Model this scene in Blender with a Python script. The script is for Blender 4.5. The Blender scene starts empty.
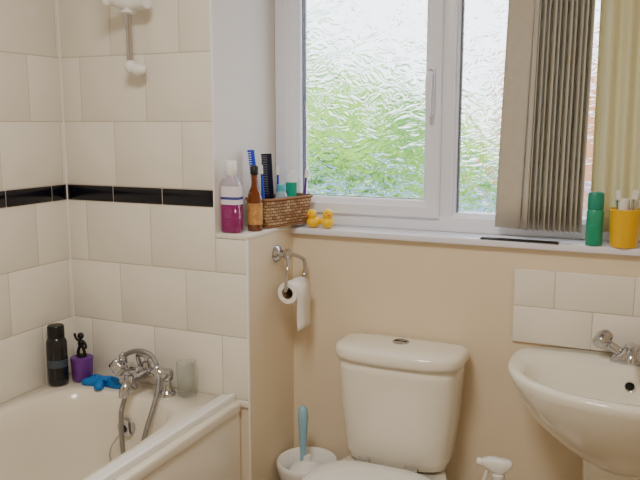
import bpy, math, random
from mathutils import Vector, Matrix
random.seed(7)
sc = bpy.context.scene
pi = math.pi

def lin(c):
    return tuple(((v/255)/12.92 if v/255 <= .04045 else ((v/255+.055)/1.055)**2.4) for v in c)

def mat(name, col, rough=.5, metal=0, trans=0, ior=1.45, bump=0, bscale=20, bdet=2, var=0, vscale=4, coat=0, alpha=1, sss=0):
    m = bpy.data.materials.new(name); m.use_nodes = True
    nt = m.node_tree; b = nt.nodes['Principled BSDF']
    c = lin(col)
    b.inputs['Base Color'].default_value = (*c, 1)
    b.inputs['Roughness'].default_value = rough
    b.inputs['Metallic'].default_value = metal
    b.inputs['Transmission Weight'].default_value = trans
    b.inputs['IOR'].default_value = ior
    b.inputs['Coat Weight'].default_value = coat
    b.inputs['Alpha'].default_value = alpha
    tc = nt.nodes.new('ShaderNodeTexCoord')
    if bump:
        n = nt.nodes.new('ShaderNodeTexNoise'); n.inputs['Scale'].default_value = bscale; n.inputs['Detail'].default_value = bdet
        bp = nt.nodes.new('ShaderNodeBump'); bp.inputs['Strength'].default_value = bump; bp.inputs['Distance'].default_value = .01
        nt.links.new(tc.outputs['Object'], n.inputs['Vector'])
        nt.links.new(n.outputs['Fac'], bp.inputs['Height'])
        nt.links.new(bp.outputs['Normal'], b.inputs['Normal'])
    if var:
        n = nt.nodes.new('ShaderNodeTexNoise'); n.inputs['Scale'].default_value = vscale; n.inputs['Detail'].default_value = 4
        r = nt.nodes.new('ShaderNodeValToRGB')
        r.color_ramp.elements[0].position = .3; r.color_ramp.elements[1].position = .7
        r.color_ramp.elements[0].color = (*[v*(1-var) for v in c], 1)
        r.color_ramp.elements[1].color = (*[min(1, v*(1+var)) for v in c], 1)
        nt.links.new(tc.outputs['Object'], n.inputs['Vector'])
        nt.links.new(n.outputs['Fac'], r.inputs['Fac'])
        nt.links.new(r.outputs['Color'], b.inputs['Base Color'])
    return m

def mesh(name, vs, fs, m, smooth=False, parent=None):
    me = bpy.data.meshes.new(name); me.from_pydata([tuple(v) for v in vs], [], fs); me.update()
    o = bpy.data.objects.new(name, me); sc.collection.objects.link(o)
    if m: me.materials.append(m)
    if smooth:
        for p in me.polygons: p.use_smooth = True
    if parent: par(o, parent)
    return o

def empty(name, loc=(0, 0, 0)):
    e = bpy.data.objects.new(name, None); e.location = loc; e.empty_display_size = .05
    sc.collection.objects.link(e); return e

def par(o, p):
    o.parent = p
    o.matrix_parent_inverse = Matrix.Translation(-Vector(p.location))

def bev(o, w, seg=3):
    md = o.modifiers.new('bev', 'BEVEL'); md.width = w; md.segments = seg; md.limit_method = 'ANGLE'; md.angle_limit = math.radians(40)
    for p in o.data.polygons: p.use_smooth = True
    return o

def box(name, x0, x1, y0, y1, z0, z1, m, b=0, parent=None, rot=0):
    cx, cy, cz = (x0+x1)/2, (y0+y1)/2, (z0+z1)/2
    vs = []
    for x in (x0, x1):
        for y in (y0, y1):
            for z in (z0, z1):
                dx, dy = x-cx, y-cy
                vs.append((cx+dx*math.cos(rot)-dy*math.sin(rot), cy+dx*math.sin(rot)+dy*math.cos(rot), z))
    fs = [(0, 1, 3, 2), (4, 6, 7, 5), (0, 4, 5, 1), (2, 3, 7, 6), (0, 2, 6, 4), (1, 5, 7, 3)]
    o = mesh(name, vs, fs, m, parent=parent)
    if b: bev(o, b)
    return o

def multibox(name, boxes, m, parent=None, b=0):
    vs = []; fs = []
    for (x0, x1, y0, y1, z0, z1) in boxes:
        k = len(vs)
        for x in (x0, x1):
            for y in (y0, y1):
                for z in (z0, z1): vs.append((x, y, z))
        for f in [(0, 1, 3, 2), (4, 6, 7, 5), (0, 4, 5, 1), (2, 3, 7, 6), (0, 2, 6, 4), (1, 5, 7, 3)]:
            fs.append(tuple(k+i for i in f))
    o = mesh(name, vs, fs, m, parent=parent)
    if b: bev(o, b, 2)
    return o

def loft(name, rings, m, cap0=True, cap1=True, smooth=True, parent=None, sub=0):
    n = len(rings[0]); vs = [p for r in rings for p in r]; fs = []
    for i in range(len(rings)-1):
        for j in range(n):
            a = i*n+j; b_ = i*n+(j+1) % n
            fs.append((a, b_, b_+n, a+n))
    if cap0: fs.append(tuple(reversed(range(n))))
    if cap1: fs.append(tuple((len(rings)-1)*n+j for j in range(n)))
    o = mesh(name, vs, fs, m, smooth, parent)
    if sub:
        md = o.modifiers.new('s', 'SUBSURF'); md.levels = sub; md.render_levels = sub
    return o

def dring(cx, cy, z, hw, f, b, ef=2.3, eb=5, n=64, rot=0, tilt=0):
    pts = []
    for i in range(n):
        t = 2*pi*i/n; c = math.cos(t); s = math.sin(t)
        e = eb if s > 0 else ef
        x = hw*math.copysign(abs(c)**(2/e), c)
        y = (b if s > 0 else f)*math.copysign(abs(s)**(2/e), s)
        X = x*math.cos(rot)-y*math.sin(rot); Y = x*math.sin(rot)+y*math.cos(rot)
        pts.append((cx+X, cy+Y, z+tilt*x))
    return pts

def lathe(name, prof, loc, m, n=40, axis='Z', parent=None, cap0=True, cap1=True):
    rings = []
    for r, h in prof:
        ring = []
        for i in range(n):
            t = 2*pi*i/n; a, b_ = r*math.cos(t), r*math.sin(t)
            if axis == 'Z': p = (a, b_, h)
            elif axis == 'X': p = (h, a, b_)
            else: p = (b_, h, a)
            ring.append((p[0]+loc[0], p[1]+loc[1], p[2]+loc[2]))
        rings.append(ring)
    o = loft(name, rings, m, cap0, cap1, True, parent)
    md = o.modifiers.new('es', 'EDGE_SPLIT'); md.split_angle = math.radians(50)
    return o

def tube(name, pts, r, m, parent=None, smooth=True, res=12, radii=None, cyclic=False):
    cu = bpy.data.curves.new(name, 'CURVE'); cu.dimensions = '3D'; cu.bevel_depth = r; cu.bevel_resolution = 4; cu.use_fill_caps = True
    cu.resolution_u = res
    sp = cu.splines.new('NURBS' if smooth and len(pts) > 2 else 'POLY'); sp.points.add(len(pts)-1)
    for i, p in enumerate(pts):
        sp.points[i].co = (*p, 1); sp.points[i].radius = radii[i] if radii else 1
    if sp.type == 'NURBS': sp.order_u = 3; sp.use_endpoint_u = True
    sp.use_cyclic_u = cyclic
    tmp = bpy.data.objects.new(name+'_c', cu); sc.collection.objects.link(tmp)
    dg = bpy.context.evaluated_depsgraph_get(); dg.update()
    me = bpy.data.meshes.new_from_object(tmp.evaluated_get(dg))
    bpy.data.objects.remove(tmp); bpy.data.curves.remove(cu)
    o = bpy.data.objects.new(name, me); sc.collection.objects.link(o)
    me.materials.clear(); me.materials.append(m)
    for p in me.polygons: p.use_smooth = True
    if parent: par(o, parent)
    return o

def ell(name, loc, s, m, parent=None, rot=(0, 0, 0), n=24):
    vs = []; fs = []; k = n//2
    from mathutils import Euler
    R = Euler(rot).to_matrix()
    for i in range(1, k):
        ph = pi*i/k
        for j in range(n):
            th = 2*pi*j/n
            v = R @ Vector((s[0]*math.sin(ph)*math.cos(th), s[1]*math.sin(ph)*math.sin(th), s[2]*math.cos(ph)))
            vs.append(v+Vector(loc))
    top = len(vs); vs.append(R@Vector((0, 0, s[2]))+Vector(loc)); vs.append(R@Vector((0, 0, -s[2]))+Vector(loc))
    for i in range(k-2):
        for j in range(n):
            a = i*n+j; b_ = i*n+(j+1) % n
            fs.append((a, a+n, b_+n, b_))
    for j in range(n):
        fs.append((top, j, (j+1) % n)); a = (k-2)*n
        fs.append((top+1, a+(j+1) % n, a+j))
    return mesh(name, vs, fs, m, True, parent)

# ------------------------------------------------------------ materials
M_wall = mat('paint_cream', (231, 214, 187), .75, bump=.06, bscale=120, var=.025, vscale=3)
M_reveal = mat('paint_reveal', (230, 223, 214), .7, bump=.05, bscale=120)
M_tile = mat('tile_offwhite', (236, 230, 218), .16, bump=.5, bscale=9, bdet=1, var=.02, vscale=5)
M_grout = mat('grout', (210, 198, 184), .9)
M_black = mat('tile_black', (10, 11, 26), .2, bump=.05)
M_upvc = mat('upvc_white', (238, 240, 250), .3)
M_sill = mat('sill_white', (232, 231, 242), .35, var=.02)
M_cer = mat('ceramic_white', (240, 235, 222), .12, coat=.4)
M_bath = mat('bath_acrylic', (235, 226, 209), .2, coat=.3, var=.01)
M_chrome = mat('chrome', (190, 190, 196), .1, 1)
M_hose = mat('chrome_hose', (155, 155, 158), .28, 1, bump=.5, bscale=300)
M_white = mat('plastic_white', (242, 240, 236), .35)
M_wht2 = mat('plastic_grey', (160, 160, 160), .5)
M_blk = mat('plastic_black', (10, 10, 13), .35)
M_paper = mat('toilet_paper_white', (245, 241, 235), .95, bump=.3, bscale=150)
M_card = mat('cardboard', (120, 95, 70), .9)
M_floor = mat('vinyl_floor', (150, 130, 105), .5, var=.15, vscale=12)
M_ceil = mat('ceiling_paint', (245, 243, 238), .8)
M_yel = mat('rubber_yellow', (255, 205, 0), .35)
M_org = mat('beak_orange', (240, 100, 10), .4)
M_slat = mat('blind_taupe', (198, 189, 173), .8, bump=.2, bscale=260, var=.04, vscale=40)
M_slat2 = mat('blind_light', (228, 222, 206), .8, bump=.2, bscale=260)

def translucentize(m, w, col):
    nt = m.node_tree; b = nt.nodes['Principled BSDF']; out = nt.nodes['Material Output']
    tr = nt.nodes.new('ShaderNodeBsdfTranslucent'); tr.inputs['Color'].default_value = (*lin(col), 1)
    mx = nt.nodes.new('ShaderNodeMixShader'); mx.inputs[0].default_value = w
    nt.links.new(b.outputs[0], mx.inputs[1]); nt.links.new(tr.outputs[0], mx.inputs[2]); nt.links.new(mx.outputs[0], out.inputs[0])
translucentize(M_slat, .08, (190, 178, 150))
translucentize(M_slat2, .3, (225, 216, 182))
M_curt = mat('curtain_cream', (226, 220, 196), .85, bump=.15, bscale=300)
translucentize(M_curt, .32, (230, 221, 178))

# patterned glass
def glass_mat():
    m = bpy.data.materials.new('obscured_glass'); m.use_nodes = True
    nt = m.node_tree; nt.nodes.clear(); N = nt.nodes.new; L = nt.links.new
    out = N('ShaderNodeOutputMaterial'); tc = N('ShaderNodeTexCoord')
    mp = N('ShaderNodeMapping'); mp.inputs['Rotation'].default_value = (0, .6, 0); mp.inputs['Scale'].default_value = (1, 1, 1.6)
    n1 = N('ShaderNodeTexNoise'); n1.inputs['Scale'].default_value = 13; n1.inputs['Detail'].default_value = 1.0; n1.inputs['Distortion'].default_value = 2.6
    v = N('ShaderNodeTexVoronoi'); v.feature = 'SMOOTH_F1'; v.inputs['Scale'].default_value = 22
    mix = N('ShaderNodeMixRGB'); mix.inputs[0].default_value = .28
    vm = N('ShaderNodeMixRGB'); vm.blend_type = 'ADD'; vm.inputs[0].default_value = .08
    L(tc.outputs['Object'], mp.inputs[0]); L(mp.outputs[0], n1.inputs['Vector'])
    L(mp.outputs[0], vm.inputs[1]); L(n1.outputs['Color'], vm.inputs[2]); L(vm.outputs[0], v.inputs['Vector'])
    L(n1.outputs['Fac'], mix.inputs[1]); L(v.outputs['Distance'], mix.inputs[2])
    bp = N('ShaderNodeBump'); bp.inputs['Strength'].default_value = 1; bp.inputs['Distance'].default_value = .026
    L(mix.outputs[0], bp.inputs['Height'])
    rf = N('ShaderNodeBsdfRefraction'); rf.inputs['IOR'].default_value = 1.26; rf.inputs['Roughness'].default_value = .08
    gl = N('ShaderNodeBsdfGlossy'); gl.inputs['Roughness'].default_value = .08
    tp = N('ShaderNodeBsdfTransparent'); tp.inputs['Color'].default_value = (.96, .98, .98, 1)
    L(bp.outputs[0], rf.inputs['Normal']); L(bp.outputs[0], gl.inputs['Normal'])
    a = N('ShaderNodeMixShader'); a.inputs[0].default_value = .78
    b = N('ShaderNodeMixShader'); b.inputs[0].default_value = .04
    L(tp.outputs[0], a.inputs[1]); L(rf.outputs[0], a.inputs[2]); L(a.outputs[0], b.inputs[1]); L(gl.outputs[0], b.inputs[2]); L(b.outputs[0], out.inputs[0])
    return m
M_glass = glass_mat()

# ------------------------------------------------------------ room shell
XW, XB, XL, YT = -1.746, -1.186, -1.077, -.306
ZL = 1.13; ZS = 1.12; YF = .126; XR = .45; YS = -2.7; ZC = 2.4
floor = box('floor', -1.9, .6, -2.85, .3, -.1, 0, M_floor)
ceil = box('ceiling', -1.9, .6, -2.85, .3, ZC, ZC+.1, M_ceil)
wn = empty('wall_north', (0, 0, 0))
box('plaster_below', XL, .6, 0, .3, 0, ZS-.02, M_wall, parent=wn)
box('plaster_right', .15, .6, 0, .3, ZS-.02, ZC, M_wall, parent=wn)
box('plaster_above', XB, .15, 0, .3, 2.12, ZC, M_wall, parent=wn)
wb = empty('wall_bath_end', (0, 0, 0))
box('boxing_lower', -1.9, XL, YT+.006, .3, 0, ZL, M_wall, parent=wb)
box('boxing_upper', -1.9, XB, YT+.006, .3, ZL, ZC, M_reveal, parent=wb)
ww = empty('wall_west', (0, 0, 0))
box('plaster', -1.95, XW-.006, -2.85, .3, 0, ZC, M_wall, parent=ww)
box('wall_east', XR, .6, -2.85, 0, 0, ZC, M_wall)
box('wall_south', -1.9, .6, YS-.1, YS, 0, ZC, M_wall)
box('trim_window_sill', XB, .15, -.022, YF+.05, ZS-.02, ZS, M_sill, .004)
box('trim_ledge', XB, XL+.002, YT, YF, ZL-.012, ZL+.001, M_reveal, .002)

# tiles
G = .0013
rowsU = [(1.261+.2*i, 1.461+.2*i) for i in range(6)]
rowsL = [(1.209-.195*(i+1), 1.209-.195*i) for i in range(4)]
def span(x0, x1, start, w):
    s = []; a = start
    while a < x1:
        lo, hi = max(a, x0), min(a+w, x1)
        if hi-lo > .006: s.append((lo, hi))
        a += w
    return s
white = []; blk = []
for i, (z0, z1) in enumerate(rowsU):
    st = (-1.545-.25) if i % 2 == 0 else (-1.67-.25)
    for a, b in span(XW, XB, st, .25): white.append((a+G, b-G, YT, YT+.008, z0+G, min(z1, ZC)-G))
for i, (z0, z1) in enumerate(rowsL):
    st = (-1.67-.25) if i % 2 == 0 else (-1.545-.25)
    z0c = max(z0, .60)
    if z1 <= .60: continue
    if i == 0:
        for a, b in span(XW, XB, st, .25): white.append((a+G, b-G, YT, YT+.008, z0c+G, z1-G))
    else:
        for a, b in span(XW, XL-.003, st, .25): white.append((a+G, b-G, YT, YT+.008, z0c+G, z1-G))
white.append((XB+G, XL-.004, YT, YT+.008, 1.014+G, ZL-.014))
for a, b in span(XW, XB, XW, .1867): blk.append((a+G, b-G, YT-.001, YT+.008, 1.209+G, 1.261-G))
multibox('tiles', white, M_tile, wb, .0018)
multibox('border_tiles', blk, M_black, wb, .002)
multibox('grout', [(XW, XB, YT+.0012, YT+.007, .6, ZC), (XB, XL-.002, YT+.0012, YT+.007, .6, ZL-.013)], M_grout, wb)
box('tile_edge_trim', XL-.004, XL+.001, YT-.001, YT+.007, .0, ZL-.01, M_white, .001, wb)
box('tile_edge_trim_upper', XB-.004, XB+.001, YT-.001, YT+.007, ZL, ZC, M_white, .001, wb)
white = []; blk = []
Y0 = -2.7
for i, (z0, z1) in enumerate(rowsU):
    st = (-3.07) if i % 2 == 0 else (-3.195)
    for a, b in span(Y0, YT, st+.0, .25): white.append((XW-.008, XW, a+G, b-G, z0+G, min(z1, ZC)-G))
for i, (z0, z1) in enumerate(rowsL):
    z0c = max(z0, .60)
    if z1 <= .60: continue
    st = (-3.195) if i % 2 == 0 else (-3.07)
    for a, b in span(Y0, YT, st, .25): white.append((XW-.008, XW, a+G, b-G, z0c+G, z1-G))
for a, b in span(Y0, YT, -.373-.1867*15, .1867): blk.append((XW-.008, XW+.001, a+G, b-G, 1.209+G, 1.261-G))
multibox('tiles', white, M_tile, ww, .0018)
multibox('border_tiles', blk, M_black, ww, .002)
box('grout', XW-.007, XW-.0012, Y0, YT, .6, ZC, M_grout, parent=ww)
box('trim_corner_sealant', XW-.001, XW+.004, YT-.004, YT+.001, .632, ZC, M_white, .0015)

# basin splashback
sb = empty('basin_splashback_tiles', (-.03, -.004, .92))
bx = []
for a, b in [(-.355, -.239), (-.239, -.029), (-.029, .181), (.181, .3)]: bx.append((a+.001, b-.001, -.009, -.0005, .930, 1.038))
for a, b in [(-.355, -.134), (-.134, .076), (.076, .3)]: bx.append((a+.001, b-.001, -.009, -.0005, .820, .928))
multibox('tiles', bx, M_tile, sb, .002)
box('grout', -.354, .299, -.007, -.0004, .821, 1.037, M_grout, parent=sb)

# ------------------------------------------------------------ window
w = empty('window_1', (-.5, YF, 1.6))
F0 = .088; F1 = .15; ZT = 2.12
box('frame_left', XB+.001, -1.138, F0, F1, ZS, ZT, M_upvc, .004, w)
box('frame_bottom', XB+.001, .149, F0-.001, F1, ZS, 1.168, M_upvc, .004, w)
box('frame_top', XB+.001, .149, F0, F1, ZT-.05, ZT, M_upvc, .004, w)
box('frame_right', .1, .149, F0, F1, ZS, ZT, M_upvc, .004, w)
box('mullion', -.617, -.572, F0, F1, ZS+.02, ZT, M_upvc, .004, w)
def frame_profile(name, x0, x1, z0, z1, wd, yf, yb, m, parent):
    prof = [(0, yb), (0, yf+.004), (.004, yf), (wd-.022, yf), (wd-.016, yf+.006), (wd-.003, yf+.016), (wd, yf+.022), (wd, yb)]
    vs = []; fs = []
    for d, y in prof:
        vs += [(x0+d, y, z0+d), (x1-d, y, z0+d), (x1-d, y, z1-d), (x0+d, y, z1-d)]
    for i in range(len(prof)):
        k = (i+1) % len(prof)
        for j in range(4):
            fs.append((i*4+j, i*4+(j+1) % 4, k*4+(j+1) % 4, k*4+j))
    return mesh(name, vs, fs, m, parent=parent)
frame_profile('sash', -1.146, -.608, 1.160, ZT-.045, .056, .074, .14, M_upvc, w)
frame_profile('fixed_bead', -.574, .102, 1.166, ZT-.048, .014, .095, .14, M_upvc, w)
box('glass_left', -1.094, -.660, .125, .129, 1.21, ZT-.095, M_glass, parent=w)
box('glass_right', -.566, .094, .125, .129, 1.176, ZT-.056, M_glass, parent=w)
M_gask = mat('gasket_grey', (90, 92, 98), .6)
multibox('gasket', [(-1.0915, -1.0885, .104, .13, 1.214, ZT-.1), (-.6655, -.6625, .104, .13, 1.214, ZT-.1), (-1.092, -.662, .104, .13, 1.2135, 1.216), (-.5605, -.557, .112, .13, 1.18, ZT-.06)], M_gask, w)
box('handle_base', -.649, -.627, .060, .075, 1.48, 1.625, M_upvc, .004, w)
tube('handle_lever', [(-.638, .066, 1.605), (-.638, .042, 1.603), (-.638, .036, 1.585), (-.638, .036, 1.52), (-.638, .038, 1.475)], .0095, M_upvc, w, radii=[1, 1, 1.1, 1, .85])
lathe('handle_button', [(0, .057), (.007, .057), (.007, .062)], (-.638, 0, 1.612), M_wht2, 16, 'Y', w)

# ------------------------------------------------------------ vertical blind
vb = empty('vertical_blind', (-.3, .04, 1.6))
def slat(name, x, y, ang, wd, m, lean=0, z0=1.15, z1=2.08, curve=.004):
    vs = []; fs = []; n = 6; K = 10
    for k in range(K+1):
        f = k/K; zz = z0+(z1-z0)*f
        xx = x+lean*(1-f)
        for i in range(n+1):
            u = (i/n-.5)*wd; v = curve*math.cos((i/n-.5)*pi)
            vs.append((xx+u*math.cos(ang)-v*math.sin(ang), y+u*math.sin(ang)+v*math.cos(ang), zz))
    for k in range(K):
        for i in range(n):
            a = k*(n+1)+i; fs.append((a, a+1, a+n+2, a+n+1))
    o = mesh(name, vs, fs, m, True, vb)
    md = o.modifiers.new('s', 'SOLIDIFY'); md.thickness = .0012
    return o
slat('slat_1', -.366, .036, math.radians(-20), .082, M_slat, -.024)
slat('slat_2', -.342, .036, math.radians(-50), .085, M_slat, -.014)
for i in range(11):
    slat('slat_%d' % (i+3), -.330+i*.0138, .038, math.radians(-62-random.uniform(-4, 4)), .076, M_slat if i % 3 else M_slat2, -.012+.0006*i)
box('headrail', -1.18, -.17, .015, .06, 2.09, 2.12, M_white, .003, vb)

cu = empty('window_curtain', (0, .06, 1.6))
def curtain(name, x0, x1, y, amp, waves, m, z0, lean=0):
    vs = []; fs = []; n = 90; K = 16
    for k in range(K+1):
        f = k/K; zz = z0+(2.09-z0)*f
        for i in range(n+1):
            u = i/n; xx = x0+(x1-x0)*u + lean*(1-f)*(1-u)
            vs.append((xx, y+amp*math.sin(u*waves*2*pi+.5*f)*(1-.2*f)+.002*math.sin(9*u+5*f), zz))
    for k in range(K):
        for i in range(n):
            a = k*(n+1)+i; fs.append((a, a+1, a+n+2, a+n+1))
    o = mesh(name, vs, fs, m, True, cu)
    md = o.modifiers.new('s', 'SOLIDIFY'); md.thickness = .001
    return o
curtain('panel', -.166, .12, .068, .013, 6, M_curt, 1.15, .004)
tube('rod', [(-.165, .068, 2.10), (.145, .068, 2.10)], .008, M_white, cu)

# ------------------------------------------------------------ outside
def leafmat():
    m = mat('foliage', (120, 190, 60), .8)
    nt = m.node_tree; b = nt.nodes['Principled BSDF']
    tc = nt.nodes.new('ShaderNodeTexCoord'); n = nt.nodes.new('ShaderNodeTexNoise'); n.inputs['Scale'].default_value = 2.4; n.inputs['Detail'].default_value = 5
    r = nt.nodes.new('ShaderNodeValToRGB'); e = r.color_ramp.elements
    e[0].position = .38; e[0].color = (*lin((62, 118, 50)), 1); e[1].position = .62; e[1].color = (*lin((165, 212, 80)), 1)
    nt.links.new(tc.outputs['Object'], n.inputs[0]); nt.links.new(n.outputs[0], r.inputs[0]); nt.links.new(r.outputs[0], b.inputs['Base Color'])
    return m
M_leaf = leafmat()
hd = empty('garden_hedge', (-1.9, 2.6, 0))
for i in range(30):
    x = -4.2+i*.105; y = 2.4+random.random()*.4
    h = 1.80+random.uniform(-.12, .12) - max(0, (x+2.0))*.42
    ell('bush_%d' % i, (x, y, h-.5), (.40, .38, .5), M_leaf, hd, n=16)
box('hedge_mass', -4.4, -1.25, 2.6, 3.1, -.5, 1.30, M_leaf, .1, hd)
M_fence = mat('brick_pink', (218, 150, 110), .9, var=.2, vscale=4)
box('neighbour_house', -1.15, 1.8, 4.0, 4.6, -.5, 1.95, M_fence)
M_gr = mat('paving_blue_grey', (140, 168, 210), .8, var=.1, vscale=2)
box('ground_outside', -8, 8, .35, 9, -.6, -.5, M_gr)
box('garden_wall', -4.2, 1.5, 1.7, 1.85, -.5, .99, M_gr, .01)

# ------------------------------------------------------------ bath
BZ = .628
bt = empty('bathtub', (-1.4, -1.15, 0))
BX0, BX1, BY0, BY1 = XW+.001, -1.125, -2.0, YT-.001
cx, cy = (BX0+BX1)/2, (BY0+BY1)/2; hx, hy = (BX1-BX0)/2, (BY1-BY0)/2
def brect(z, ins, n=96):
    r = []
    for i in range(n):
        t = 2*pi*i/n; c, s = math.cos(t), math.sin(t); q = max(abs(c), abs(s))
        r.append((cx+(hx-ins)*c/q, cy+(hy-ins)*s/q, z))
    return r
def bin_(z, x0, x1, y0, y1, e, n=96):
    mx, my = (x0+x1)/2, (y0+y1)/2; r = []
    for i in range(n):
        t = 2*pi*i/n; c, s = math.cos(t), math.sin(t)
        r.append((mx+(x1-x0)/2*math.copysign(abs(c)**(2/e), c), my+(y1-y0)/2*math.copysign(abs(s)**(2/e), s), z))
    return r
rg = [brect(BZ-.035, .0), brect(BZ-.006, .0), brect(BZ, .005),
      bin_(BZ, -1.70, -1.185, -1.92, -.415, 6), bin_(BZ-.002, -1.696, -1.19, -1.915, -.42, 5.5), bin_(BZ-.012, -1.688, -1.197, -1.907, -.428, 5),
      bin_(BZ-.06, -1.678, -1.207, -1.89, -.437, 4.6), bin_(BZ-.2, -1.655, -1.228, -1.80, -.455, 4.2), bin_(BZ-.33, -1.63, -1.25, -1.70, -.48, 4),
      bin_(BZ-.385, -1.60, -1.28, -1.62, -.52, 3.6), bin_(BZ-.40, -1.54, -1.34, -1.5, -.6, 3)]
loft('tub', rg, M_bath, False, True, True, bt)
box('side_panel', -1.125, -1.110, BY0, BY1, .0, BZ-.03, M_bath, .004, bt)
box('panel_top_lip', -1.135, -1.104, BY0, BY1, BZ-.042, BZ-.006, M_bath, .008, bt)
box('edge_strip', -1.172, -1.132, BY0, BY1, BZ-.008, BZ+.008, M_white, .006, bt)
box('edge_bead', -1.143, -1.123, BY0, BY1, BZ-.01, BZ+.016, M_white, .006, bt)
lathe('overflow', [(0, -.012), (.018, -.012), (.028, -.008), (.030, 0), (.030, .006)], (-1.43, -.447, .535), M_chrome, 32, 'Y', bt)
lathe('overflow_hole', [(0, -.0125), (.012, -.0125), (.012, -.01)], (-1.43, -.447, .535), M_blk, 24, 'Y', bt)
P = [(-1.43, -.462, .528), (-1.455, -.475, .50), (-1.475, -.478, .46), (-1.468, -.482, .43), (-1.462, -.49, .41)]
tube('plug_chain', P, .003, M_chrome, bt)
lathe('plug', [(0, 0), (.02, 0), (.023, .01), (.01, .014), (.004, .022), (0, .022)], (-1.462, -.492, .39), M_blk, 24, 'Z', bt)

# ------------------------------------------------------------ bath mixer
bm = empty('bath_shower_mixer', (-1.40, -.365, BZ))
TX, TY = -1.405, -.368
for s, nm in ((-1, 'left'), (1, 'right')):
    X = TX+s*.072
    lathe('flange_'+nm, [(.028, 0), (.028, .006), (.022, .012), (.015, .02), (.014, .045), (.02, .05), (.022, .070), (.018, .080), (0, .082)], (X, TY, BZ), M_chrome, 32, 'Z', bm)
    rings = []
    for r, h in [(.010, 0), (.012, -.012), (.019, -.018), (.024, -.024), (.025, -.044), (.020, -.054), (.008, -.058)]:
        ring = []
        for i in range(48):
            t = 2*pi*i/48; rr = r*(1+(.14*math.cos(4*t) if r > .018 else 0))
            dx, dz = rr*math.cos(t), rr*math.sin(t)
            ring.append((X+dx+s*.004, TY-.012+h*.9, BZ+.068+dz-h*.35))
        rings.append(ring)
    loft('handle_'+nm, rings, M_chrome, True, True, True, bm)
tube('body_bar', [(TX-.08, TY, BZ+.064), (TX+.08, TY, BZ+.064)], .017, M_chrome, bm)
tube('spout', [(TX, TY, BZ+.062), (TX, TY-.05, BZ+.066), (TX, TY-.10, BZ+.058), (TX, TY-.118, BZ+.035), (TX, TY-.12, BZ+.02)], .014, M_chrome, bm, radii=[1.2, 1.1, 1, 1, 1])
lathe('diverter', [(.014, .076), (.014, .096), (.007, .10), (.007, .11), (.012, .112), (.012, .120), (0, .123)], (TX, TY, BZ), M_chrome, 24, 'Z', bm)
tube('cradle', [(TX-.03, TY+.01, BZ+.075), (TX-.04, TY-.0, BZ+.112), (TX-.01, TY-.01, BZ+.124), (TX+.03, TY-.01, BZ+.118)], .008, M_chrome, bm)
tube('shower_hose', [(TX-.06, TY-.03, BZ+.118), (TX-.02, TY-.035, BZ+.142), (TX+.045, TY-.04, BZ+.142), (TX+.080, TY-.05, BZ+.105), (TX+.088, TY-.06, BZ+.05), (TX+.082, TY-.09, BZ-.02), (TX+.066, TY-.11, BZ-.09), (TX+.052, TY-.12, BZ-.17), (TX+.03, TY-.13, BZ-.22), (TX-.005, TY-.125, BZ-.18), (TX-.012, TY-.12, BZ-.05), (TX-.01, TY-.115, BZ-.01), (TX+.0, TY-.09, BZ+.045)], .0075, M_hose, bm)
lathe('hose_nut', [(.010, 0), (.013, .004), (.013, .03), (.009, .035)], (TX-.068, TY-.028, BZ+.088), M_chrome, 20, 'Z', bm)

# ------------------------------------------------------------ shower rail
sr = empty('shower_riser_rail', (-1.45, -.34, 1.8))
RX, RY = -1.437, -.352
tube('rail', [(RX, RY, 1.625), (RX, RY, 2.2)], .0095, M_chrome, sr)
ell('bracket_foot', (RX, RY, 1.622), (.018, .018, .020), M_white, sr)
tube('bracket_arm', [(RX, RY, 1.625), (RX+.004, YT-.012, 1.618), (RX+.006, YT-.001, 1.615)], .013, M_white, sr, radii=[1.1, 1.1, 1.5])
ell('bracket_knob', (RX+.025, RY+.004, 1.612), (.026, .018, .017), M_white, sr)
ell('bracket_top', (RX, RY, 2.2), (.018, .018, .020), M_white, sr)
tube('bracket_top_arm', [(RX, RY, 2.2), (RX, YT-.001, 2.2)], .013, M_white, sr)
lathe('slider_clamp', [(.014, -.03), (.024, -.025), (.027, 0), (.024, .03), (.014, .034)], (RX, RY, 1.80), M_white, 28, 'Z', sr)
tube('slider_knob', [(RX-.01, RY-.005, 1.795), (RX+.055, RY-.012, 1.800), (RX+.075, RY-.014, 1.803)], .018, M_white, sr, radii=[1, 1, 1.2])
tube('holder_fork', [(RX, RY-.01, 1.80), (RX-.012, RY-.05, 1.805), (RX-.02, RY-.07, 1.815)], .02, M_white, sr)
lathe('handset_handle', [(.009, -.06), (.014, -.05), (.014, .12), (.016, .15)], (RX-.02, RY-.072, 1.85), M_white, 24, 'Z', sr)
lathe('handset_head', [(0, -.03), (.04, -.03), (.045, -.02), (.04, 0), (.016, .015), (0, .018)], (RX-.02, RY-.09, 2.03), M_white, 32, 'Y', sr)

# ------------------------------------------------------------ things on the bath
def bottle(name, loc, prof, m, capprof=None, capm=None, flat=1):
    e = empty(name, loc)
    lathe('body', prof, loc, m, 40, 'Z', e)
    if capprof: lathe('cap', capprof, loc, capm, 32, 'Z', e)
    return e
M_can = mat('can_black', (16, 18, 24), .25, coat=.3)
M_canl = mat('can_label_grey', (60, 70, 85), .4)
bottle_loc = (-1.706, -.432, BZ+.002)
e = bottle('shower_gel_bottle', bottle_loc, [(0, 0), (.027, 0), (.031, .004), (.032, .02), (.032, .138), (.028, .150), (.025, .154)], M_can,
           [(.025, .154), (.026, .156), (.026, .19), (.023, .194), (0, .195)], M_blk)
lathe('label', [(.0324, .06), (.0324, .085)], bottle_loc, M_canl, 40, 'Z', e, False, False)
M_pur = mat('tub_purple', (105, 50, 140), .4)
PX, PY = -1.664, -.368
e = bottle('purple_bath_pot', (PX, PY, BZ+.002), [(0, 0), (.030, 0), (.032, .003), (.036, .068), (.036, .076), (.031, .078), (0, .076)], M_pur)
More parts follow.
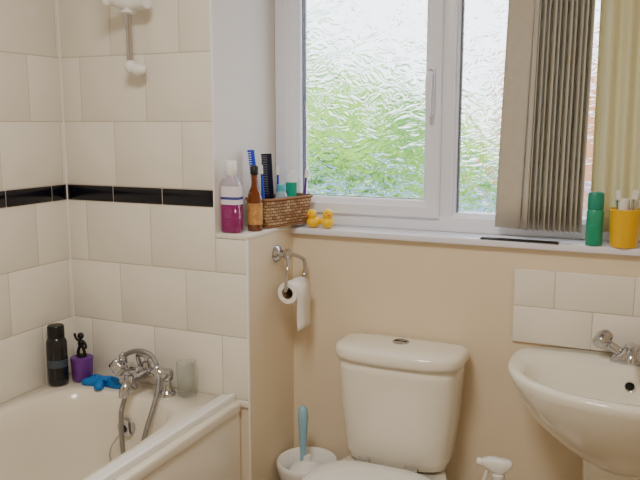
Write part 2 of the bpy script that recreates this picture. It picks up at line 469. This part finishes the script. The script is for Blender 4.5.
fg = empty('black_figurine', (PX, PY, BZ+.08))
FZ = BZ+.0795; k_ = 1.2
ell('base', (PX, PY, FZ+.004), (.020, .016, .005), M_blk, fg)
for s in (-1, 1): tube('leg_%d' % (s+2), [(PX+s*.011*k_, PY, FZ+.004), (PX+s*.012*k_, PY, FZ+.015*k_), (PX+s*.004*k_, PY, FZ+.028*k_)], .0050, M_blk, fg)
ell('torso', (PX, PY, FZ+.036*k_), (.011, .009, .015), M_blk, fg)
ell('head', (PX+.002, PY-.002, FZ+.058*k_), (.011, .010, .011), M_blk, fg)
tube('arm_1', [(PX-.006, PY, FZ+.044*k_), (PX-.022, PY, FZ+.044*k_), (PX-.025, PY, FZ+.062*k_)], .0042, M_blk, fg)
tube('arm_2', [(PX+.006, PY, FZ+.044*k_), (PX+.024, PY, FZ+.038*k_), (PX+.018, PY, FZ+.024*k_)], .0042, M_blk, fg)
M_blue = mat('toy_blue', (10, 115, 200), .5, bump=.3, bscale=80)
SXs, SYs = -1.570, -.385
st = empty('starfish_bath_toy', (SXs, SYs, BZ))
rings = []
for sc_, zz in [(1, .001), (1.05, .009), (.95, .019), (.6, .027), (.1, .031)]:
    ring = []
    for i in range(80):
        t = 2*pi*i/80; rr = sc_*(.039+.022*math.cos(5*t+.4)+.004*math.sin(3*t))
        ring.append((SXs+rr*1.28*math.cos(t), SYs+rr*.75*math.sin(t), BZ+zz))
    rings.append(ring)
loft('arms', rings, M_blue, True, True, True, st)
for i in range(12):
    ell('nub_%d' % i, (SXs+random.uniform(-.034, .034), SYs+random.uniform(-.012, .012), BZ+.026), (.005, .005, .007), M_blue, st, n=10)
M_clear = mat('clear_glass', (245, 248, 245), .05, trans=.92, ior=1.3)
e = empty('glass_tumbler', (-1.275, -.345, BZ))
lathe('glass', [(0, .001), (.026, .001), (.028, .004), (.031, .105), (.0295, .105), (.0265, .01), (0, .01)], (-1.275, -.345, BZ), M_clear, 40, 'Z', e)

# ------------------------------------------------------------ ledge objects
M_mw = mat('mouthwash_purple', (150, 20, 110), .15, trans=.25, coat=.5)
M_mwc = mat('bottle_clear', (220, 208, 226), .12, trans=.45, coat=.4)
M_lab = mat('label_white', (230, 220, 232), .5)
M_lab2 = mat('label_blue', (60, 65, 145), .5)
mw = empty('mouthwash_bottle', (-1.150, -.262, ZL))
LX, LY, LZ = -1.152, -.262, ZL+.002
def sq(z, hw, hd, e_=3.5): return dring(LX, LY, z, hw, hd, hd, e_, e_, 48)
loft('liquid', [sq(LZ, .028, .02), sq(LZ+.004, .031, .023), sq(LZ+.095, .031, .023)], M_mw, True, True, True, mw)
loft('shoulder', [sq(LZ+.0955, .031, .023), sq(LZ+.145, .030, .023), sq(LZ+.16, .025, .02, 3), sq(LZ+.17, .015, .014, 2), sq(LZ+.175, .014, .014, 2)], M_mwc, True, True, True, mw)
loft('label', [sq(LZ+.085, .0316, .0236), sq(LZ+.140, .0306, .0236)], M_lab, False, False, True, mw)
loft('label_band', [sq(LZ+.10, .0319, .0239), sq(LZ+.108, .0319, .0239)], M_lab2, False, False, True, mw)
lathe('cap', [(.014, .172), (.016, .175), (.015, .212), (.013, .214), (0, .214)], (LX, LY, LZ), M_white, 32, 'Z', mw)

M_amb = mat('amber_glass', (130, 65, 18), .1, trans=.35, coat=.5)
M_lab3 = mat('label_tan', (190, 140, 80), .5, var=.3, vscale=90)
AL = (-1.106, -.204, ZL+.002)
ab = bottle('amber_bottle', AL, [(0, 0), (.021, 0), (.023, .003), (.023, .095), (.020, .112), (.011, .135), (.0095, .148), (.0095, .17)], M_amb,
            [(.0095, .17), (.0125, .172), (.0125, .194), (.009, .198), (0, .199)], M_blk)
lathe('label', [(.0234, .02), (.0234, .085)], AL, M_lab3, 40, 'Z', ab, False, False)

def weave():
    m = mat('wicker', (150, 100, 60), .7)
    nt = m.node_tree; b = nt.nodes['Principled BSDF']; N = nt.nodes.new; L = nt.links.new
    tc = N('ShaderNodeTexCoord'); sp = N('ShaderNodeSeparateXYZ'); cb = N('ShaderNodeCombineXYZ'); ad = N('ShaderNodeMath'); ad.operation = 'ADD'
    L(tc.outputs['Object'], sp.inputs[0]); L(sp.outputs[0], ad.inputs[0]); L(sp.outputs[1], ad.inputs[1]); L(ad.outputs[0], cb.inputs[0]); L(sp.outputs[2], cb.inputs[1])
    br = N('ShaderNodeTexBrick'); br.inputs['Scale'].default_value = 1; br.inputs['Brick Width'].default_value = .022; br.inputs['Row Height'].default_value = .0095
    br.inputs['Mortar Size'].default_value = .0016; br.inputs['Mortar Smooth'].default_value = .6
    br.inputs['Color1'].default_value = (*lin((208, 176, 134)), 1); br.inputs['Color2'].default_value = (*lin((155, 112, 75)), 1); br.inputs['Mortar'].default_value = (*lin((80, 50, 30)), 1)
    L(cb.outputs[0], br.inputs['Vector']); L(br.outputs['Color'], b.inputs['Base Color'])
    bp = N('ShaderNodeBump'); bp.inputs['Strength'].default_value = .8; bp.inputs['Distance'].default_value = .004; bp.invert = True
    L(br.outputs['Fac'], bp.inputs['Height']); L(bp.outputs[0], b.inputs['Normal'])
    return m
M_wick = weave(); M_wrim = mat('wicker_rim', (140, 96, 60), .7, bump=.5, bscale=150)
bk = empty('wicker_basket', (-1.098, -.05, ZL))
KX, KY, KZ = -1.098, -.052, ZL+.002; RB = math.radians(-16)
def kr(z, hw, hl): return dring(KX, KY, z, hw, hl, hl, 7, 7, 64, RB)
loft('weave_body', [kr(KZ, .040, .096), kr(KZ+.02, .043, .100), kr(KZ+.088, .052, .113), kr(KZ+.088, .049, .110), kr(KZ+.01, .038, .094)], M_wick, True, True, False, bk)
for zz, r_ in ((.089, .005), (.004, .0035)):
    pts = kr(KZ+zz, .051 if zz > .05 else .041, .112 if zz > .05 else .097)
    tube('rim_%d' % int(zz*1000), pts, r_, M_wrim, bk, cyclic=True, smooth=False)

def kp(a, b):
    return (KX+a*math.cos(RB)-b*math.sin(RB), KY+a*math.sin(RB)+b*math.cos(RB))
def comb(name, base, direction, length, wd, m, teeth=22, face=0):
    e = empty(name, base)
    d = Vector(direction).normalized(); side = Vector((math.cos(face), math.sin(face), 0)); side = (side-side.dot(d)*d).normalized(); nn = d.cross(side)
    B = Vector(base); vs = []; fs = []
    def ob(p0, p1, a0, a1, t):
        k = len(vs)
        for p in (p0, p1):
            for a in (a0, a1):
                for q in (-t, t): vs.append(B+d*p+side*a+nn*q)
        for f in [(0, 1, 3, 2), (4, 6, 7, 5), (0, 4, 5, 1), (2, 3, 7, 6), (0, 2, 6, 4), (1, 5, 7, 3)]: fs.append(tuple(k+i for i in f))
    ob(0, length, 0, wd*.45, .002)
    for i in range(teeth):
        p = length*(.03+.94*i/teeth); ob(p, p+length*.022, -wd*.55, 0, .001)
    ob(0, length*.03, -wd*.55, 0, .0018); ob(length*.97, length, -wd*.55, 0, .0018)
    mesh('comb_body', vs, fs, m, parent=e); return e
M_bcomb = mat('comb_blue', (25, 60, 200), .3)
p = kp(-.022, -.070); comb('blue_comb', (*p, KZ+.015), (-.09, -.07, 1), .228, .028, M_bcomb, 30, face=-.3)
p = kp(-.002, -.042); comb('black_comb', (*p, KZ+.012), (-.03, -.04, 1), .218, .034, mat('comb_navy_black', (10, 12, 40), .35), 38, face=.2)
M_teal = mat('tube_teal', (25, 160, 130), .35); M_ltc = mat('cream_tube_white', (225, 235, 235), .4); M_cyan = mat('plastic_cyan', (90, 190, 215), .35)
p = kp(.012, .04)
tb = empty('toothpaste_tube', (*p, KZ))
loft('tube_body', [dring(p[0], p[1], KZ+.012, .016, .016, .016, 2, 2, 32), dring(p[0], p[1], KZ+.03, .0165, .0165, .0165, 2, 2, 32), dring(p[0]+.002, p[1], KZ+.11, .018, .009, .009, 2, 2, 32), dring(p[0]+.003, p[1], KZ+.165, .019, .003, .003, 2, 2, 32)], M_ltc, parent=tb)
loft('tube_band', [dring(p[0]+.001, p[1], KZ+.08, .0185, .0138, .0138, 2, 2, 32), dring(p[0]+.002, p[1], KZ+.135, .0195, .0075, .0075, 2, 2, 32)], M_teal, False, False, parent=tb)
p = kp(-.018, .075)
bottle('green_lotion_bottle', (*p, KZ+.012), [(0, 0), (.015, 0), (.016, .125), (.012, .135)], M_teal, [(.012, .135), (.012, .158), (0, .159)], M_white)
p = kp(.014, -.008)
bottle('clear_cream_bottle', (*p, KZ+.012), [(0, 0), (.018, 0), (.019, .085), (.014, .098)], mat('jar_pale_blue', (180, 208, 228), .25, trans=.3), [(.014, .098), (.015, .10), (.015, .118), (0, .119)], M_cyan)
def brush(name, b, t, m, mb=M_white):
    e = empty(name, b); B = Vector(b); T = Vector(t); d = (T-B)
    tube('brush_handle', [B, B+d*.3, B+d*.7, B+d*.85, T], .0046, m, e, radii=[1, 1.3, .9, .7, 1])
    side = Vector((.4, -.9, 0)).normalized()
    c = T-d.normalized()*.013
    vs = []; fs = []; k = d.normalized().cross(side)
    for p_ in (-.013, .013):
        for a in (0.002, .014):
            for q in (-.005, .005): vs.append(c+d.normalized()*p_+side*a+k*q)
    for f in [(0, 1, 3, 2), (4, 6, 7, 5), (0, 4, 5, 1), (2, 3, 7, 6), (0, 2, 6, 4), (1, 5, 7, 3)]: fs.append(f)
    mesh('bristles', vs, fs, mb, parent=e); return e
p = kp(.025, .080); q = kp(.038, .090)
brush('toothbrush', (*p, KZ+.012), (q[0], q[1], KZ+.175), M_pur)
p = kp(-.025, .015); q = kp(-.034, .028)
brush('toothbrush', (*p, KZ+.012), (q[0], q[1], KZ+.185), M_bcomb)
p = kp(.012, -.083); q = kp(.004, -.088)
brush('toothbrush', (*p, KZ+.012), (q[0], q[1], KZ+.195), M_bcomb)

def duck(loc, s, rz):
    e = empty('rubber_duck', loc)
    def tr(x, y, z): return (loc[0]+s*(x*math.cos(rz)-y*math.sin(rz)), loc[1]+s*(x*math.sin(rz)+y*math.cos(rz)), loc[2]+s*z)
    ell('body', tr(0, 0, .38), (.52*s, .42*s, .38*s), M_yel, e, (0, 0, rz))
    ell('tail', tr(-.46, 0, .55), (.2*s, .15*s, .1*s), M_yel, e, (0, .6, rz))
    ell('head', tr(.18, 0, .90), (.34*s, .33*s, .33*s), M_yel, e)
    ell('beak', tr(.53, 0, .86), (.14*s, .13*s, .05*s), M_org, e, (0, 0, rz))
    for q in (-1, 1):
        ell('wing_%d' % (q+2), tr(-.08, q*.38, .42), (.26*s, .08*s, .18*s), M_yel, e, (0, 0, rz))
        ell('eye_%d' % (q+2), tr(.43, q*.15, .99), (.04*s, .04*s, .05*s), M_blk, e)
duck((-1.005, .006, ZS), .050, -1.9)
duck((-.958, .008, ZS), .052, -.9)

comb('black_pocket_comb', (-.455, -.010, ZS+.003), (1, -.02, 0), .22, .024, M_blk, 34, face=1.5)

# right sill items
M_green = mat('can_green', (35, 150, 118), .3, var=.08, vscale=60); M_gcap = mat('cap_teal', (28, 140, 118), .35)
bottle('deodorant_spray', (-.143, -.002, ZS+.001), [(0, 0), (.021, 0), (.0225, .003), (.0225, .095), (.020, .1)], M_green, [(.021, .1), (.0215, .102), (.0215, .142), (.018, .148), (0, .149)], M_gcap)
M_ytum = mat('tumbler_yellow', (255, 200, 0), .3, trans=.1)
UX, UY = -.066, .004
e = empty('yellow_tumbler', (UX, UY, ZS))
lathe('cup', [(0, .001), (.034, .001), (.037, .005), (.041, .10), (.0435, .104), (.041, .106), (.039, .1), (.035, .008), (0, .008)], (UX, UY, ZS), M_ytum, 40, 'Z', e)
brush('toothbrush', (UX-.005, UY, ZS+.01), (UX-.026, UY+.005, ZS+.155), M_gcap)
brush('toothbrush', (UX+.01, UY-.005, ZS+.01), (UX+.02, UY-.01, ZS+.16), M_wht2)
brush('toothbrush', (UX+.012, UY+.01, ZS+.01), (UX+.034, UY+.012, ZS+.15), M_white)
lathe('paste_cap', [(.014, .01), (.016, .1), (.016, .13), (.012, .133), (0, .133)], (UX-.006, UY+.008, ZS), M_white, 24, 'Z', e)

# ------------------------------------------------------------ toilet roll
tr = empty('toilet_roll_holder', (XL+.03, -.1, 1.0))
RXc, RZc = XL+.060, .935
lathe('rose', [(.026, .0005), (.028, .004), (.024, .012), (.013, .018), (.011, .03), (.018, .036), (.018, .048), (.0, .052)], (XL, -.125, 1.050), M_chrome, 36, 'X', tr)
tube('arm', [(XL+.04, -.125, 1.050), (XL+.05, -.10, 1.046), (RXc-.005, -.06, 1.032), (RXc, -.035, 1.018), (RXc+.001, -.035, .985), (RXc, -.045, .965), (RXc, -.07, RZc+.012), (RXc, -.180, RZc+.012)], .006, M_chrome, tr)
tube('cover_wire', [(XL+.04, -.13, 1.055), (XL+.058, -.155, 1.03), (RXc+.003, -.175, .99), (RXc, -.180, RZc+.012)], .004, M_chrome, tr)
pr = empty('toilet_paper_roll', (RXc, -.115, .93))
rings = []
for r, h in [(.019, -.165), (.033, -.165), (.0345, -.163), (.0345, -.066), (.033, -.064), (.019, -.064), (.019, -.165)]:
    rings.append([(RXc+r*math.cos(2*pi*i/48), h, RZc+r*math.sin(2*pi*i/48)) for i in range(48)])
o = loft('paper', rings, M_paper, False, False, True, pr)
md = o.modifiers.new('es', 'EDGE_SPLIT'); md.split_angle = math.radians(50)
rings = [[(RXc+r*math.cos(2*pi*i/32), h, RZc+r*math.sin(2*pi*i/32)) for i in range(32)] for r, h in [(.0188, -.164), (.0188, -.065), (.0181, -.065), (.0181, -.164), (.0188, -.164)]]
loft('core', rings, M_card, False, False, True, pr)
vs = []; fs = []
for k in range(14):
    f = k/13; a = math.radians(60)*(1-min(1, f*3))
    x_, z_ = (RXc+.0355*math.cos(a), RZc+.0355*math.sin(a)) if f*3 < 1 else (RXc+.0355-.004*math.sin((f-.33)*4), RZc-(f-.333)*.18)
    vs += [(x_, -.163, z_), (x_, -.066, z_)]
for k in range(13): fs.append((k*2, k*2+1, k*2+3, k*2+2))
o = mesh('hanging_sheet', vs, fs, M_paper, True, pr); md = o.modifiers.new('s', 'SOLIDIFY'); md.thickness = .0008

# ------------------------------------------------------------ toilet
TXc = -.670
tl = empty('toilet', (TXc, -.3, 0))
def tr_(z, hw, f, b=.085, cy=-.095, ef=3.2, eb=6): return dring(TXc, cy, z, hw, f, b, ef, eb, 72)
loft('cistern', [tr_(.425, .140, .060), tr_(.432, .154, .070), tr_(.46, .163, .077), tr_(.60, .179, .090), tr_(.72, .187, .098), tr_(.757, .188, .099)], M_cer, parent=tl)
loft('cistern_lid', [tr_(.752, .190, .102), tr_(.755, .196, .108), tr_(.764, .199, .111), tr_(.780, .199, .111), tr_(.790, .194, .106), tr_(.795, .182, .094, .078), tr_(.799, .13, .06, .055), tr_(.801, .05, .02, .02)], M_cer, parent=tl)
lathe('flush_button', [(.026, .798), (.026, .804), (.022, .806), (.021, .804), (0, .805)], (TXc, -.092, 0), M_chrome, 32, 'Z', tl)
box('button_split', TXc-.020, TXc+.020, -.0935, -.0905, .8045, .8062, M_blk, parent=tl)
def br_(z, hw, f, b, cy=-.40, ef=2.2, eb=3.5): return dring(TXc, cy, z, hw, f, b, ef, eb, 72)
loft('pan', [br_(.0, .11, .17, .30), br_(.02, .105, .165, .30), br_(.12, .095, .15, .30), br_(.22, .12, .18, .31), br_(.32, .165, .225, .33), br_(.38, .18, .24, .36), br_(.415, .182, .243, .365), br_(.42, .178, .24, .362)], M_cer, parent=tl)
def se(z, hw, f, b): return dring(TXc, -.42, z, hw, f, b, 2.2, 3.4, 72)
loft('seat', [se(.421, .185, .23, .195), se(.424, .190, .235, .2), se(.434, .191, .236, .2), se(.44, .186, .231, .196)], M_white, parent=tl)
loft('seat_lid', [se(.441, .189, .235, .200), se(.444, .195, .24, .206), se(.454, .194, .239, .205), se(.462, .182, .228, .193), se(.467, .13, .18, .15), se(.469, .03, .04, .03)], M_white, parent=tl)
for s in (-1, 1): lathe('hinge_%d' % (s+2), [(.0, -.02), (.010, -.02), (.010, .02), (0, .02)], (TXc+s*.075, -.208, .455), M_chrome, 20, 'X', tl)
tube('supply_pipe', [(TXc+.11, -.09, .43), (TXc+.115, -.09, .36), (TXc+.15, -.06, .28), (TXc+.155, -.02, .25), (TXc+.155, -.001, .25)], .007, M_hose, tl)
lathe('inlet_nut', [(.016, .395), (.018, .40), (.018, .422), (.014, .426)], (TXc+.11, -.09, 0), M_blk, 24, 'Z', tl)

# toilet brush
HX, HY = -.972, -.118
tbh = empty('toilet_brush_set', (HX, HY, 0))
lathe('holder', [(0, .001), (.080, .001), (.084, .006), (.076, .1), (.078, .28), (.094, .335), (.100, .360), (.100, .372), (.095, .378), (.087, .370), (.072, .335), (.064, .29), (.064, .02), (0, .02)], (HX, HY, 0), M_white, 56, 'Z', tbh)
lathe('splash_disc', [(0, .340), (.052, .338), (.056, .345), (.044, .360), (.014, .374), (.012, .39)], (HX, HY, 0), M_white, 40, 'Z', tbh)
M_bh = mat('handle_blue', (170, 215, 238), .25, trans=.3)
lathe('handle', [(.010, .37), (.011, .42), (.014, .46), (.017, .52), (.015, .545), (.008, .556), (0, .558)], (HX-.015, HY, 0), M_bh, 28, 'Z', tbh)
lathe('bristle_head', [(0, .03), (.035, .04), (.04, .12), (.01, .14), (.008, .36)], (HX, HY, 0), M_white, 24, 'Z', tbh)

# spray bottle on a low box
box('storage_box', -.46, -.27, -.32, -.10, 0, .255, M_white, .01)
SX, SY = -.345, -.20
sp = empty('cleaning_spray_bottle', (SX, SY, .255))
dz = -.014
loft('body', [dring(SX, SY, z_+dz, a, b_, b_, e_, e_, 40) for z_, a, b_, e_ in [(.271, .034, .024, 3), (.275, .038, .027, 3), (.40, .038, .027, 3), (.44, .026, .02, 2.5), (.465, .014, .014, 2), (.485, .013, .013, 2)]], mat('spray_body', (230, 228, 215), .4), parent=sp)
lathe('collar', [(.016, .482), (.018, .484), (.018, .503), (.014, .506)], (SX, SY, dz), M_white, 28, 'Z', sp)
loft('trigger_head', [dring(SX+x_, SY, z_+dz, a, b_, b_, 3, 3, 32) for x_, z_, a, b_ in [(0, .504, .016, .012), (-.002, .515, .026, .015), (-.006, .528, .044, .017), (-.004, .542, .043, .015), (0, .549, .030, .010)]], M_white, parent=sp)
tube('nozzle', [(SX-.045, SY, .53+dz), (SX-.060, SY, .53+dz)], .011, M_white, sp)
tube('trigger', [(SX-.022, SY, .52+dz), (SX-.034, SY, .505+dz), (SX-.036, SY, .485+dz), (SX-.044, SY, .468+dz)], .005, M_white, sp)

# ------------------------------------------------------------ basin
SXc = -.024
bs = empty('pedestal_basin', (SXc, -.2, .8))
def bo(z, hw, f, b=.158, cy=-.16, ef=2.1, eb=4.2): return dring(SXc, cy, z, hw, f, b, ef, eb, 96)
loft('bowl', [bo(.575, .095, .10, .13), bo(.60, .135, .135, .15), bo(.64, .19, .18, .156), bo(.69, .248, .22), bo(.745, .286, .248), bo(.788, .306, .266), bo(.806, .311, .271), bo(.815, .307, .267, .156), bo(.818, .298, .258, .152),
              dring(SXc, -.215, .815, .266, .182, .105, 2.1, 2.7, 96), dring(SXc, -.215, .807, .258, .176, .098, 2.1, 2.6, 96), dring(SXc, -.215, .78, .243, .165, .088, 2.1, 2.4, 96), dring(SXc, -.212, .74, .205, .14, .078, 2, 2.2, 96), dring(SXc, -.21, .70, .14, .10, .06, 2, 2, 96), dring(SXc, -.21, .685, .08, .06, .04, 2, 2, 96), dring(SXc, -.21, .68, .02, .02, .02, 2, 2, 96)], M_cer, parent=bs)
loft('pedestal', [dring(SXc, -.14, z_, hw, f, .11, 2.2, 4, 64) for z_, hw, f in [(0, .12, .13), (.02, .118, .128), (.1, .10, .11), (.35, .096, .10), (.55, .106, .107), (.60, .110, .11)]], M_cer, parent=bs)
lathe('drain', [(.022, .681), (.022, .684), (.016, .684), (0, .682)], (SXc, -.21, 0), M_chrome, 28, 'Z', bs)
lathe('overflow_ring', [(.0, 0), (.009, 0), (.013, -.003), (.014, .002)], (SXc, -.132, .768), M_chrome, 24, 'Y', bs)
lathe('overflow_hole', [(.0, -.0035), (.0085, -.0035), (.0085, -.001)], (SXc, -.132, .768), M_blk, 20, 'Y', bs)
AX, AY, AZ = SXc, -.072, .815
bt2 = empty('basin_mixer_tap', (AX, AY, AZ))
loft('base', [dring(AX, AY, AZ, .055, .024, .024, 2.6, 2.6, 48), dring(AX, AY, AZ+.01, .055, .024, .024, 2.6, 2.6, 48), dring(AX, AY, AZ+.03, .035, .022, .022, 2.3, 2.3, 48), dring(AX, AY, AZ+.05, .02, .02, .02, 2, 2, 48), dring(AX, AY, AZ+.056, .008, .008, .008, 2, 2, 48)], M_chrome, parent=bt2)
tube('spout', [(AX, AY, AZ+.03), (AX, AY-.03, AZ+.055), (AX, AY-.075, AZ+.062), (AX, AY-.105, AZ+.05), (AX, AY-.112, AZ+.03)], .013, M_chrome, bt2, radii=[1.3, 1.2, 1, 1, 1])
for s, nm in ((-1, 'left'), (1, 'right')):
    tube('arm_'+nm, [(AX+s*.02, AY, AZ+.022), (AX+s*.045, AY, AZ+.035), (AX+s*.06, AY, AZ+.046)], .013, M_chrome, bt2)
    ax = Vector((s*.75, -.15, .65)).normalized(); u = ax.cross(Vector((0, 1, 0))).normalized(); v = ax.cross(u); O = Vector((AX+s*.056, AY, AZ+.042))
    rings = []
    for r, h in [(.010, 0), (.012, .008), (.021, .012), (.026, .020), (.026, .034), (.020, .044), (.006, .047)]:
        rings.append([tuple(O+ax*h+(u*math.cos(2*pi*i/48)+v*math.sin(2*pi*i/48))*r*(1+(.13*math.cos(4*2*pi*i/48) if r > .019 else 0))) for i in range(48)])
    loft('handle_'+nm, rings, M_chrome, parent=bt2)

# ------------------------------------------------------------ ceiling lamp fixture
M_lampg = mat('lamp_shade', (250, 245, 235), .4)
cl = empty('ceiling_lamp', (-.65, -1.4, ZC))
lathe('base', [(0, 0), (.15, 0), (.16, -.02), (.15, -.03), (0, -.03)], (-.65, -1.4, ZC), M_lampg, 40, 'Z', cl)
ld = bpy.data.lights.new('ceiling_light', 'AREA'); ld.shape = 'DISK'; ld.size = .5; ld.energy = 23; ld.color = (1, .95, .87)
lo = bpy.data.objects.new('ceiling_light', ld); lo.location = (-.65, -1.4, ZC-.05); sc.collection.objects.link(lo)
par(lo, cl)

# world
wd = bpy.data.worlds.new('sky'); sc.world = wd; wd.use_nodes = True
nt = wd.node_tree; bg = nt.nodes['Background']; bg.inputs['Color'].default_value = (.84, .92, 1, 1); bg.inputs['Strength'].default_value = 5.2

# camera
cd = bpy.data.cameras.new('camera'); cd.sensor_width = 36; cd.lens = 750/640*36; cd.clip_start = .02
co = bpy.data.objects.new('camera', cd); co.location = (0, -2.2, 1.46)
co.rotation_euler = (math.radians(90-8.94), 0, math.radians(24)); sc.collection.objects.link(co); sc.camera = co
